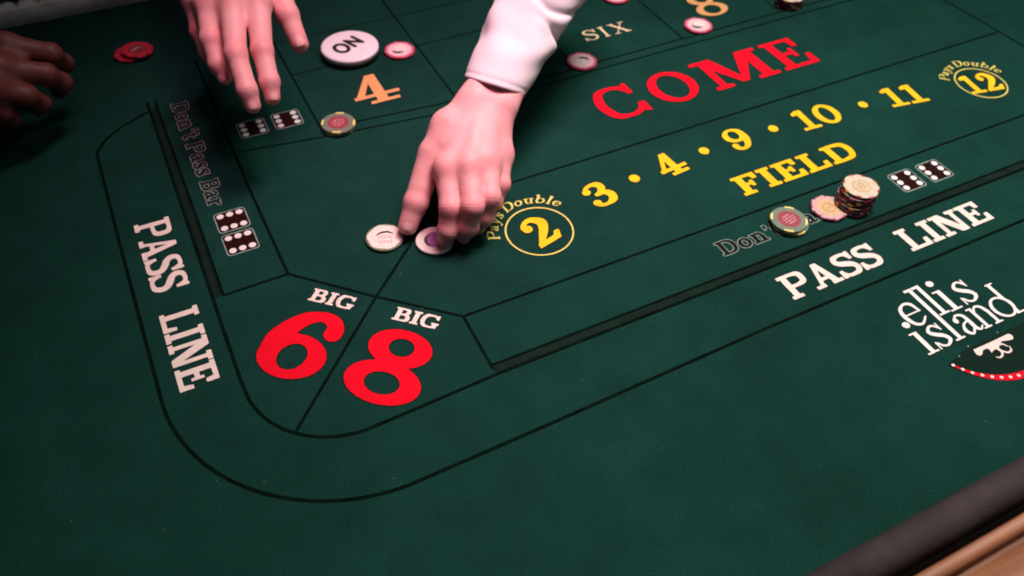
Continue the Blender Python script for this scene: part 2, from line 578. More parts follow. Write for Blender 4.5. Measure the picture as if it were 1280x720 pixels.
    if ch in 'nur':
        if ch == 'r':
            stem(x, 0, q, tp=False, eb=e); P.append(box(0, q - s, x, q)); P.append(rib([(x + h * .5, q * .6), (x + h + .10, q * .88), (.50, q * .92)], [t, t, t])); P.append(ell(.50, q * .86, .085, .085)); return P, Hh, .58
        stem(x, 0, q, tp=False, eb=e * .8); P.append(box(0, q - s, x, q))
        stem(.60, 0, q * .62, tp=False, eb=e); P.append(rib([(x, q * .72), (.34, q - t / 2), (.52, q * .88), (.60, q * .60)], [t, t, T * .8, T]))
        if ch == 'u':
            f = lambda g: (g[0], np.array([.60 + h + e, q]) - g[1]) + tuple(g[2:])
            P = [f(g) for g in P]
        return P, Hh, .60 + h + e
    if ch == 't':
        P.append(rib([(x, q * 1.3), (x, .2), (.30, .05), (.46, .14)], [T * .7, T, T * .7, t * .7])); P.append(box(0, q - s, .46, q)); return P, Hh, .5
    if ch == 'a':
        P.append(rib([(.10, q * .78), (.24, q - t / 2), (.42, q * .86), (.46, q * .6), (.46, .14), (.56, .05), (.68, .12)], [t * 1.2, t, T * .8, T, T, t, t * .7]))
        P.append(rib([(.44, q * .60), (.22, q * .50), (.12, q * .24), (.24, t * .45), (.44, q * .26)], [t, t, T, t * 1.1, t])); P.append(ell(.12, q * .76, .08, .08)); return P, Hh, .68
    if ch == 's':
        P.append(rib([(.44, q * .76), (.34, q * .93), (.22, q * .94), (.11, q * .76), (.22, q * .58), (.38, q * .42), (.43, q * .22), (.28, q * .055), (.14, q * .10), (.06, q * .26)],
                     [t, t, t, T * .9, T, T, T * .9, t, t, t]))
        P.append(box(.47 - t * .7, q * .66, .47, q)); P.append(box(0, 0, t * .7, q * .34)); return P, Hh, .50
    if ch == 'l':
        stem(x, 0, 1.08, tp=False); P.append(box(0, 1.08 - s, x, 1.08)); return P, Hh, 2 * x
    if ch == 'i':
        stem(x, 0, q, tp=False); P.append(box(0, q - s, x, q)); P.append(ell(x, q + .24, T * .62 + .02, T * .62 + .02)); return P, Hh, 2 * x
    if ch in 'bd':
        stem(x, 0, 1.05, b=False, tp=False); P.append(box(0, 1.05 - s, x, 1.05))
        P.append(ell(.40, q / 2, .36, q / 2)); Hh.append(ell(.40, q / 2, .36 - T * .95, q / 2 - t))
        P2 = [P[0]]
        if ch == 'd':
            f = lambda g: (g[0], np.array([.76, 0]) + np.array([-1, 1]) * g[1]) + tuple(g[2:])
            P = [f(g) for g in P]; Hh = [f(g) for g in Hh]
            P.append(box(.76 - x - e, 1.05 - s, .76 - x, 1.05)); P.append(box(.76 - x, 0, .84, s)); return P, Hh, .84
        return P, Hh, .76
    if ch == 'e':
        P.append(rib([(.56, q * .54), (.50, q * .86), (.33, q - t / 2), (.14, q * .80), (.09, q * .5), (.16, q * .16), (.34, t / 2), (.56, q * .24)], [t, T * .8, t, T * .8, T, T * .8, t, t * .7]))
        P.append(box(.12, q * .50, .60, q * .50 + s * .8)); return P, Hh, .64
    if ch == 'y':
        P.append(poly((.06, q), (.06 + T * 1.1, q), (.40, 0), (.30, 0))); P.append(rib([(.60, q), (.34, .0), (.20, -.24), (.06, -.22)], [t, t, t, t * 1.3]))
        P.append(box(0, q - s, .30, q)); P.append(box(.46, q - s, .70, q)); P.append(ell(.07, -.20, .075, .075)); return P, Hh, .70
    if ch == "'":
        P.append(rib([(.12, .94), (.13, .86), (.06, .70)], [.18, .14, .04])); return P, Hh, .24
    if ch == '.':
        P.append(ell(.12, .5, .12, .12)); return P, Hh, .24
    raise ValueError(ch)


def march(f, xs, ys, lo, hi=None):
    """polygons where f < lo (or lo <= f < hi when hi is given handled by caller)"""
    V, F = [], []
    idx = {}

    def vid(x, y):
        k = (round(x, 7), round(y, 7))
        if k not in idx:
            idx[k] = len(V)
            V.append((x, y))
        return idx[k]
    g = f - lo
    ins = g < 0
    full = ins[:-1, :-1] & ins[1:, :-1] & ins[:-1, 1:] & ins[1:, 1:]
    anyi = ins[:-1, :-1] | ins[1:, :-1] | ins[:-1, 1:] | ins[1:, 1:]
    for j in range(full.shape[0]):
        i = 0
        row = full[j]
        if row.any():
            while i < len(row):
                if row[i]:
                    k = i
                    while k + 1 < len(row) and row[k + 1]:
                        k += 1
                    F.append((vid(xs[i], ys[j]), vid(xs[k + 1], ys[j]), vid(xs[k + 1], ys[j + 1]), vid(xs[i], ys[j + 1])))
                    i = k + 1
                else:
                    i += 1
    for j, i in zip(*np.nonzero(anyi & ~full)):
        c = [(xs[i], ys[j], g[j, i]), (xs[i + 1], ys[j], g[j, i + 1]), (xs[i + 1], ys[j + 1], g[j + 1, i + 1]), (xs[i], ys[j + 1], g[j + 1, i])]
        o = []
        for k in range(4):
            a, b = c[k], c[(k + 1) % 4]
            if a[2] < 0:
                o.append(vid(a[0], a[1]))
            if (a[2] < 0) != (b[2] < 0):
                t = a[2] / (a[2] - b[2])
                o.append(vid(a[0] + (b[0] - a[0]) * t, a[1] + (b[1] - a[1]) * t))
        o2 = []
        for q in o:
            if q not in o2:
                o2.append(q)
        if len(o2) >= 3:
            F.append(tuple(o2))
    return V, F


def field(P, Hh, xs, ys):
    X, Y = np.meshgrid(xs, ys)
    d = np.full(X.shape, 1e9)
    for p in P:
        d = np.minimum(d, sd_poly(X, Y, p[1]) if p[0] == 'p' else sd_rib(X, Y, p[1], p[2]))
    for p in Hh:
        d = np.maximum(d, -(sd_poly(X, Y, p[1]) if p[0] == 'p' else sd_rib(X, Y, p[1], p[2])))
    return d


def xform(pr, sx, sy, ox, oy, shear=0):
    q = pr[1] * np.array([sx, sy])
    q = q + np.stack([q[:, 1] * shear, np.zeros(len(q))], 1)
    q = q + np.array([ox, oy])
    return (pr[0], q) + ((pr[2] * (sx + sy) / 2,) if pr[0] == 'r' else ())


class Print:
    """collects flat printed shapes (mm) into one mesh; layers = [(threshold mm, height mm, material)]"""

    def __init__(self, layers, res=None):
        self.layers, self.V, self.F, self.Mi = layers, [], [], []
        self.res = res

    def shape(self, P, Hh=(), fn=None, res=None):
        self.shapes([(P, Hh)], fn, res)

    def shapes(self, GL, fn=None, res=None):
        """one field for all glyphs, so that neighbours never overlap as separate sheets"""
        pad = max([l[0] for l in self.layers] + [0]) + 1.0

        def bounds(P):
            q = np.vstack([p[1] for p in P])
            mw = max([float(np.max(p[2])) for p in P if p[0] == 'r'] + [0]) / 2
            return q.min(0) - pad - mw, q.max(0) + pad + mw
        B = [bounds(P) for P, _ in GL]
        x0, y0 = np.min([b[0] for b in B], 0)
        x1, y1 = np.max([b[1] for b in B], 0)
        r = res or self.res or max(0.25, (y1 - y0) / 70)
        xs = np.arange(x0, x1 + r, r)
        ys = np.arange(y0, y1 + r, r)
        f = np.full((len(ys), len(xs)), 1e3)
        for (P, Hh), (lo_, hi_) in zip(GL, B):
            i0, i1 = int((lo_[0] - x0) / r), int((hi_[0] - x0) / r) + 2
            j0, j1 = int((lo_[1] - y0) / r), int((hi_[1] - y0) / r) + 2
            f[j0:j1, i0:i1] = np.minimum(f[j0:j1, i0:i1], field(P, Hh, xs[i0:i1], ys[j0:j1]))
        for li, (th, z, _) in enumerate(self.layers):
            v, fc = march(f, xs, ys, th)
            b = len(self.V)
            for x, y in v:
                if fn:
                    x, y = fn(x, y)
                self.V.append((x / 1000, y / 1000, z / 1000))
            self.F += [tuple(b + q for q in k) for k in fc]
            self.Mi += [li] * len(fc)

    def build(self, name, parent, label=None):
        o = mesh_obj(name, self.V, self.F, [l[2] for l in self.layers], parent, self.Mi)
        if label:
            o['label'] = label
        return o


def word(pr, text, x0, x1, y0, hgt, fn=None, gap=.10, space=.45, res=None, shear=0, **kw):
    """sets text so that it runs from x0 to x1 with baseline y0 and capital height hgt (mm)"""
    gl, w = [], 0
    for ch in text:
        if ch == ' ':
            w += space
            continue
        P, Hh, gw = glyph(ch, **kw)
        gl.append((P, Hh, w))
        w += gw + gap
    w -= gap
    sx = (x1 - x0) / w
    pr.shapes([([xform(p, sx, hgt, x0 + ox * sx, y0, shear) for p in P], [xform(p, sx, hgt, x0 + ox * sx, y0, shear) for p in Hh]) for P, Hh, ox in gl], fn, res)


def put(text, x0, x1, y0, hgt, layers, label, **kw):
    pr = Print(layers)
    word(pr, text, x0, x1, y0, hgt, **kw)
    return pr.build('lettering', felt, label)


def rotfn(cx, cy, deg):
    c, s_ = math.cos(math.radians(deg)), math.sin(math.radians(deg))
    return lambda x, y: (cx + c * x - s_ * y, cy + s_ * x + c * y)


# ------------------------------------------------------------------ the table
table = empty('craps_table', (0.5, 0.6, 0), 'dark green craps table with printed betting layout, dark padded rail and wooden edge', 'craps table')


def grid_sheet(x0, y0, x1, y1, nx, ny, zf):
    V, F = [], []
    for j in range(ny + 1):
        for i in range(nx + 1):
            x, y = x0 + (x1 - x0) * i / nx, y0 + (y1 - y0) * j / ny
            V.append((x, y, zf(x, y)))
    for j in range(ny):
        for i in range(nx):
            a = j * (nx + 1) + i
            F.append((a, a + 1, a + nx + 2, a + nx + 1))
    return V, F


v, f = grid_sheet(-0.62, 0.089, 1.9, 1.176, 4, 4, lambda x, y: 0.0)
felt = mesh_obj('felt', v, f, M['felt'], table)

T0, T1 = 0.25, 0.45        # mm heights of the two print layers


def strokes(pr, pts, w, res=None):
    """printed line along a polyline (mm), mitred as a strip"""
    P = np.array(pts, float)
    L = []
    for i in range(len(P)):
        a = P[max(i - 1, 0)]
        b = P[min(i + 1, len(P) - 1)]
        if 0 < i < len(P) - 1:
            d1 = (P[i] - a) / np.linalg.norm(P[i] - a)
            d2 = (b - P[i]) / np.linalg.norm(b - P[i])
            d = d1 + d2
            d /= np.linalg.norm(d)
            n_ = np.array([-d[1], d[0]])
            k = 1 / max(.3, n_ @ np.array([-d1[1], d1[0]]))
        else:
            d = (b - a) / np.linalg.norm(b - a)
            n_ = np.array([-d[1], d[0]])
            k = 1
        L.append((P[i] + n_ * w / 2 * k, P[i] - n_ * w / 2 * k))
    return L


class Lines:
    def __init__(self):
        self.V, self.F = [], []
        self.z = 0.10

    def add(self, pts, w):
        L = strokes(self, pts, w)
        self.z += 0.004
        b = len(self.V)
        for p, q in L:
            self.V += [(p[0] / 1000, p[1] / 1000, self.z / 1000), (q[0] / 1000, q[1] / 1000, self.z / 1000)]
        for i in range(len(L) - 1):
            k = b + 2 * i
            self.F.append((k, k + 1, k + 3, k + 2))


def arc(cx, cy, r_, a0, a1, n_=24):
    return [(cx + r_ * math.cos(math.radians(a0 + (a1 - a0) * i / n_)), cy + r_ * math.sin(math.radians(a0 + (a1 - a0) * i / n_))) for i in range(n_ + 1)]


lb = Lines()      # brownish fill between the double lines
lb.add([(-5.2, 914), (-5.8, 583)], 8)
lb.add([(196, 391.5), (1900, 391.5)], 8)
lb.z = 0.10
mesh_obj('line_fill', lb.V, lb.F, M['line_mid'], felt)
ln = Lines()
LW = 3.1
outer = [(-46, 893), (-66, 876), (-78, 855), (-78.5, 700), (-77.5, 488)] + arc(91, 486, 168.5, 180, 268, 30)[1:] + [(200, 319), (455, 324), (900, 325), (1900, 325)]
ln.add([(-10, 912)] + outer, LW + .3)
ln.add([(-10, 930), (-11, 583), (-11, 478)] + arc(74, 466, 84.5, 183, 275, 26)[1:] + [(132, 383.5), (196, 386), (500, 386.5), (1900, 386.5)], LW + .3)
ln.add([(-.8, 930), (-.5, 700), (-1, 583)], LW)
ln.add([(196, 396.8), (1900, 396.8)], LW)
ln.add([(-1, 583), (63, 584), (131, 519), (197, 460.5), (1900, 460.5)], LW)
ln.add([(197, 460.5), (196, 392)], LW)
ln.add([(62, 1000), (61, 719), (63, 584)], LW)
ln.add([(18, 406), (131, 519), (234, 614)], LW)
ln.add([(234, 614), (1095, 615)], LW)
ln.add([(1090, 730), (1096, 600), (1099, 380)], LW)
ln.add([(65, 792), (158, 779), (293, 765), (457, 764), (537, 767), (808, 769), (1900, 770)], LW - .4)
ln.add([(164, 794), (310, 782), (465, 778), (531, 782), (840, 785), (1900, 786)], LW - .4)
for x_ in (164, 334, 503, 672, 842, 1011):
    ln.add([(x_, 1100), (x_, 796 if x_ < 300 else 784)], LW - .4)
for y_ in (915, 996):
    ln.add([(164, y_), (560, y_ - 1)], LW - 1.2)
mesh_obj('printed_line', ln.V, ln.F, M['line'], felt)

ED = 0.7
def lay(c, ed=ED):
    return [(ed, T0, M['outline']), (0, T1, c)]


# --- PASS LINE twice
K = dict(T=.21, t=.14, s=.13)
put('PASS', 500, 621, 340.5, 31, lay(M['white'], .7), 'white word PASS beside the rail', gap=.04, **K)
put('LINE', 658, 778, 340.5, 31, lay(M['white'], .7), 'white word LINE beside the rail', gap=.06, **K)
fn = rotfn(-61.5, 0, -90)
put('PASS', -717, -612, 0, 35, lay(M['white'], .7), 'white word PASS running down the left side', fn=fn, gap=.03, **K)
put('LINE', -582, -486, 0, 35, lay(M['white'], .7), 'white word LINE running down the left side', fn=fn, gap=.05, **K)
# --- COME
K = dict(T=.195, t=.11, s=.095)
pr = Print(lay(M['red'], 1.1))
gl = []
for ch, a, b in (('C', 484, 545), ('O', 562, 628), ('M', 640, 745), ('E', 754, 810)):
    P, Hh, gw = glyph(ch, **K)
    sx = (b - a) / gw
    gl.append(([xform(p, sx, 64, a, 662) for p in P], [xform(p, sx, 64, a, 662) for p in Hh]))
pr.shapes(gl)
pr.build('lettering', felt, 'large red word COME')
# --- FIELD
put('FIELD', 551, 719, 485, 31, lay(M['yellow'], .9), 'yellow word FIELD', gap=.09, T=.235, t=.15, s=.14)
# --- numbers on a shallow arc
K = dict(T=.215, t=.125, s=.12)
AR = 1390.0


def arcpos(x, y):
    a = -math.degrees(math.asin((x - 642) / AR))
    return rotfn(x, y, a)


for txt, cx, cy, wd, hg in (('3', 404, 556, 33, 38), ('4', 504, 567, 36, 38), ('9', 605, 571.5, 31, 39), ('10', 723, 567, 62, 38), ('11', 855, 556, 55, 38)):
    put(txt, -wd / 2, wd / 2, -hg / 2, hg, lay(M['yellow'], .9), 'yellow field number ' + txt, fn=arcpos(cx, cy), gap=.08, **K)
for cx, cy in ((454, 562.5), (555, 570), (657, 570), (793, 562)):
    pr = Print(lay(M['yellow'], .9))
    pr.shape([ell(cx, cy, 6.2, 6.2)])
    pr.build('printed_dot', felt)
for txt, cx, cy, wd, hg, an in (('2', 317.5, 533, 34, 42, 13.5), ('12', 970, 534, 52, 38, -10.5)):
    pr = Print(lay(M['yellow'], 1.0)); word(pr, txt, -wd / 2, wd / 2, -hg / 2, hg, fn=rotfn(cx, cy, an), gap=.05, **K)
    pr.build('lettering', felt, 'yellow number ' + txt + ' in a ring')
    pr = Print([(ED, T0, M['outline']), (0, T1, M['pale_yellow'])])
    rr = 35.5 if txt == '2' else 32.5
    pr.shape([ell(cx, cy, rr + 1, rr + 1, 64)], [ell(cx, cy, rr - .7, rr - .7, 64)], res=.8)
    pr.build('printed_ring', felt)
    pr = Print([(.5, T0, M['outline']), (0, T1, M['pale_yellow'])])
    R0 = rr + 7.5
    a_c = 90 + an
    span = 138 if txt == '2' else 140
    Lw = math.radians(span) * R0

    def onarc(x, y, R0=R0, a_c=a_c, cx=cx, cy=cy, Lw=Lw, span=span):
        th = math.radians(a_c + span / 2 - x / Lw * span)
        return cx + (R0 + y) * math.cos(th), cy + (R0 + y) * math.sin(th)
    word(pr, 'Pays', 0, Lw * .36, 0, 12.5, fn=onarc, gap=.10, res=.3, shear=.18, T=.17, t=.09, s=.08)
    word(pr, 'Double', Lw * .41, Lw, 0, 12.5, fn=onarc, gap=.12, res=.3, shear=.18, T=.17, t=.09, s=.08)
    pr.build('lettering', felt, 'small pale yellow words Pays Double curving over the ring round ' + txt)
# --- Don't Pass Bar twice, outlined letters
K = dict(T=.20, t=.11, s=.10, xh=.70)
O3 = [(1.05, T0, M['grey_line']), (0.30, T1, M['letter_black'])]
O4 = [(1.05, T0, M['grey_line']), (0.25, T1, M['letter_dark'])]
for txt, a, b in (("Don't", 474, 554), ('Pass', 564, 624), ('Bar', 634, 672)):
    put(txt, a, b, 419.5, 19, O3, 'outlined word ' + txt + ' under the chips', gap=.12, res=.3, **K)
fn = rotfn(15, 0, -90)
for txt, a, b in (("Don't", -914, -838), ('Pass', -829, -768), ('Bar', -757, -713)):
    put(txt, a, b, 0, 18.5, O4, 'outlined word ' + txt + ' running down the left side', fn=fn, gap=.11, res=.3, **K)


# --- printed dice
def rrect(x0, y0, x1, y1, r_):
    pts = []
    for cx, cy, a in ((x1 - r_, y1 - r_, 0), (x0 + r_, y1 - r_, 90), (x0 + r_, y0 + r_, 180), (x1 - r_, y0 + r_, 270)):
        pts += arc(cx, cy, r_, a, a + 90, 5)
    return ('p', np.array(pts))


def die(x0, y0, x1, y1, cols):
    pr = Print([(0, T0, M['grey_line']), (-1.1, T0 + .08, M['maroon'])])
    pr.shape([rrect(x0, y0, x1, y1, 4)], res=.8)
    d = pr.build('printed_die', felt)
    pr = Print([(0, T1, M['dot_white'])])
    w, h_ = x1 - x0, y1 - y0
    for a in (.2, .5, .8):
        for b in (.20, .80):
            u, v_ = (b, a) if cols else (a, b)
            pr.shape([ell(x0 + w * u, y0 + h_ * v_, 3.7, 3.7, 20)], res=.6)
    pr.build('pip', d)


die(15.5, 667.5, 48.5, 699.5, False)
die(15.5, 632, 48.5, 664, False)
die(75, 813, 108.5, 844.5, True)
die(116.5, 813, 150, 844.5, True)
die(719.5, 413, 753, 445, True)
die(762, 412.5, 795, 444.5, True)

# --- BIG 6 / BIG 8 on the diagonal
for (cx, cy), lab in (((70, 543), 'white word BIG above the red 6'), ((134, 486.5), 'white word BIG above the red 8')):
    pr = Print(lay(M['white'], .6)); word(pr, 'BIG', 0, 45, 0, 16, fn=rotfn(cx, cy, -42), gap=.06, res=.3, T=.25, t=.14, s=.13, shear=.06)
    pr.build('lettering', felt, lab)
s2 = math.sqrt(.5)
pr = Print(lay(M['red'], 1.0))
fn = lambda x, y: (s2 * x + s2 * y, -s2 * x + s2 * y)
word(pr, '6', -351, -284, 344, 80, fn=fn, T=.225, t=.145, s=.1, shear=.05)
pr.build('lettering', felt, 'large red number 6')
pr = Print(lay(M['red'], 1.0))
word(pr, '8', -263, -191, 347, 83, fn=fn, T=.215, t=.135, s=.1, shear=0.0)
pr.build('lettering', felt, 'large red number 8')
# --- box numbers
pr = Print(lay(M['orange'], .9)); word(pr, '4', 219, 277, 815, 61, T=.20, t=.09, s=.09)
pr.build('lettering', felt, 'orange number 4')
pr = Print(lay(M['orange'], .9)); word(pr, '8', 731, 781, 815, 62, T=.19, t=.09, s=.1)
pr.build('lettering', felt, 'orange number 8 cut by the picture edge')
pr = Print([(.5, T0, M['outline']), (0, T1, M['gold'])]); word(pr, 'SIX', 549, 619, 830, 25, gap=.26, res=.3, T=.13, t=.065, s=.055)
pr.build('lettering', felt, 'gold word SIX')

# --- logo
K = dict(T=.115, t=.06, s=.045, xh=.66)
pr = Print([(.9, T0, M['outline']), (0, T1, M['dot_white'])], res=.3)


def lc(ch, x0, x1, y0, xheight, **kw):
    k = dict(K)
    k.update(kw)
    word(pr, ch, x0, x1, y0, xheight / k['xh'], **k)


lc('e', 580, 606, 262, 29); lc('s', 652, 673, 262, 28); lc('i', 631, 646, 262, 27)
lc('s', 586, 606, 232, 27); lc('i', 570, 584, 232, 27); lc('a', 621, 645, 232, 26); lc('n', 644, 669, 232, 26)
lc('d', 669, 700, 232, 26)
pr.shape([box(611, 233, 615.5, 303), box(606, 300, 613, 303), box(607, 233, 619, 235)])
pr.shape([box(621.5, 263, 626, 303), box(616, 300, 623, 303), box(617, 263, 630, 265)])
pr.build('lettering', felt, 'white words ellis island in tall thin letters')
pr = Print([(0, T0, M['emblem'])])
pr.shape([('p', np.array([(582, 217)] + arc(641, 244, 69.5, 204, 336, 30) + [(705, 217), (690, 222), (604, 222)]))], res=1.2)
emb = pr.build('printed_emblem', felt, 'dark green half round emblem under the white lettering')
pr = Print([(0, T0 + .1, M['red'])])
pr.shape([rib(arc(641, 244, 66.5, 206, 334, 16), [1.5, 2.5, 3.5, 4.5, 5.5, 6.5, 7, 7, 7, 7, 7, 7, 7, 7, 7, 6, 5], 3)], res=.7)
pr.build('red_band', emb)
for k in range(17):
    a = math.radians(207 + k * 7.4)
    pr = Print([(0, T1, M['dot_white'])])
    pr.shape([ell(641 + 66.3 * math.cos(a), 244 + 66.3 * math.sin(a), 1.6, 1.6, 12)], res=.5)
    pr.build('white_dot', emb)
for cx, cy in ((651, 224), (612, 224), (595, 219)):
    pr = Print([(0, T1, M['grey_line'])])
    pr.shape([ell(cx, cy, .8, .8, 10)], res=.4)
    pr.build('printed_star', emb)
pr = Print([(0, T1, M['horse'])], res=.35)
pr.shape([poly((613.1, 218.8), (635.0, 218.3), (659.3, 218.3), (661.2, 215.6), (660.2, 213.1), (658.2, 211.4), (653.7, 212.2), (645.7, 214.6), (642.3, 212.9), (637, 209.8), (630.4, 210.0), (626.3, 208.6), (627.4, 213.1), (625.3, 214.6), (620.8, 214.2), (616.8, 211.2), (613.6, 210.9), (611.4, 213.2)),
          rib([(635.4, 211.3), (635.8, 205.5), (633.1, 202.2), (628.6, 201.3), (626.2, 203.3)], [3.5, 2.4, 2, 1.6, 1]), rib([(635.7, 210.4), (636.8, 206.5), (640.7, 202.3), (646, 203), (648, 207)], [3, 2.2, 2, 1.8, 1]), rib([(639.9, 213.1), (644.1, 211.7), (646.4, 207.5)], [3, 1.8, 1])])
pr.build('horse_mark', emb, 'pale leaping horse shape')


V, F = [], []
for i in range(60):
    x, y, a, L_ = random.uniform(-.2, 1.2), random.uniform(.13, 1.1), random.uniform(0, 6.28), random.uniform(.0006, .0022)
    w_ = .00016
    b = len(V)
    bx, by = math.cos(a) * L_ / 2, math.sin(a) * L_ / 2
    nx_, ny_ = -math.sin(a) * w_, math.cos(a) * w_
    kx, ky = nx_ * random.uniform(-3, 3), ny_ * random.uniform(-3, 3)
    V += [(x - bx + nx_, y - by + ny_, .0007), (x - bx - nx_, y - by - ny_, .0007), (x + kx - nx_, y + ky - ny_, .001), (x + kx + nx_, y + ky + ny_, .001), (x + bx - nx_, y + by - ny_, .0007), (x + bx + nx_, y + by + ny_, .0007)]
    F += [(b, b + 1, b + 2, b + 3), (b + 3, b + 2, b + 4, b + 5)]
lint = mesh_obj('lint', V, F, mat('pale_lint', (0.16, 0.19, 0.17), 0.9, spec=0.1), felt)
lint['kind'] = 'stuff'


# --- near rail (padded leather, black piping, varnished wood), seen from above at the lower right
def extrude_x(name, prof, x0, x1, m_, nx=1, smooth=True, parent=table):
    V, F = [], []
    n_ = len(prof)
    for i in range(nx + 1):
        x = x0 + (x1 - x0) * i / nx
        for y, z in prof:
            V.append((x, y, z))
    for i in range(nx):
        for k in range(n_):
            a, b = i * n_ + k, i * n_ + (k + 1) % n_
            F.append((a, a + n_, b + n_, b))
    F.append(tuple(range(n_)))
    F.append(tuple(range((nx) * n_, (nx + 1) * n_))[::-1])
    o = mesh_obj(name, V, F, m_, parent, smooth=False)
    if smooth:
        for p in o.data.polygons:
            p.use_smooth = len(p.vertices) == 4
    return o


X0, X1 = -0.62, 1.9
extrude_x('inner_wall', [(.0885, -.03), (.0885, .128), (.074, .128), (.074, -.03)], X0, X1, M['wall_cloth'], smooth=False)
pad = [(.0890, .130), (.0905, .137), (.0895, .145), (.086, .150), (.080, .1525), (.074, .152), (.0695, .149), (.067, .144), (.0665, .136), (.0665, .130)]
extrude_x('padded_rail', pad, X0, X1, M['leather'], 1)
extrude_x('rail_piping', [(.0664, .06), (.0664, .141), (.0655, .1425), (.0625, .1425), (.0615, .141), (.0615, .06)], X0, X1, M['gap'])
extrude_x('wooden_lip', [(.0613, .06), (.0613, .1445), (.0600, .1460), (.0560, .1462), (.0535, .1452), (.0525, .143), (.0525, .06)], X0, X1, M['wood'])
groove = [(.0523, .06), (.0523, .139), (.048, .136), (.040, .1335), (.030, .1325), (.020, .134), (.012, .1375), (.004, .142), (-.01, .146), (-.03, .148), (-.05, .145), (-.055, .14), (-.055, .06)]
extrude_x('wooden_rail', groove, X0, X1, M['wood'])
# far side: grey ledge with a black studded rubber wall above it
extrude_x('far_ledge', [(1.1765, -.01), (1.1765, .016), (1.180, .019), (1.198, .020), (1.198, -.01)], X0, 1.9, M['foam_grey'])
V, F = [], []
pt = .026
nx, nz = 40, 4
for j in range(nz):
    for i in range(nx):
        xa, za = -0.62 + i * pt, 0.021 + j * pt
        b = len(V)
        V += [(xa, 1.199, za), (xa + pt, 1.199, za), (xa + pt, 1.199, za + pt), (xa, 1.199, za + pt), (xa + pt / 2, 1.181, za + pt / 2)]
        F += [(b, b + 1, b + 4), (b + 1, b + 2, b + 4), (b + 2, b + 3, b + 4), (b + 3, b, b + 4)]
me_f = mesh_obj('studded_wall', V, F, M['foam'], table)
V, F = grid_sheet(-0.62, 0, 1.9, 1, 1, 1, lambda x, y: 0)
extrude_x('far_wall_board', [(1.2, -.01), (1.2, .19), (1.215, .19), (1.215, -.01)], X0, 1.9, M['foam'], smooth=False)
# scalloped pale edge of the ledge where the rubber studs bite into it
V, F = [], []
for i in range(24):
    xa = -0.62 + i * pt
    b = len(V)
    V += [(xa, 1.1795, .0195), (xa + pt, 1.1795, .0195), (xa + pt * .5, 1.1935, .034)]
    V += [(xa, 1.1985, .0195), (xa + pt, 1.1985, .0195)]
    F += [(b, b + 1, b + 2), (b + 1, b + 4, b + 2), (b + 3, b, b + 2)]
mesh_obj('ledge_stud', V, F, M['foam_grey'], table)


# ------------------------------------------------------------------ chips
def lathe(prof, n_=48, mats=0):
    V, F = [], []
    for r_, z in prof:
        for k in range(n_):
            a = 2 * math.pi * k / n_
            V.append((r_ * math.cos(a), r_ * math.sin(a), z))
    for j in range(len(prof) - 1):
        for k in range(n_):
            a, b = j * n_ + k, j * n_ + (k + 1) % n_
            F.append((a, b, b + n_, a + n_))
    F.append(tuple(range(n_))[::-1])
    F.append(tuple(range((len(prof) - 1) * n_, len(prof) * n_)))
    return V, F


def local_obj(name, V, F, mats, parent, fmat=None, smooth=False):
    o = mesh_obj(name, V, F, mats, parent, fmat, smooth=False, loc=(0, 0, 0))
    if smooth:
        for p in o.data.polygons:
            p.use_smooth = len(p.vertices) == 4
            # flat caps stay flat
        import bmesh
    return o


CR, CT = .0197, .0034
proto = {}


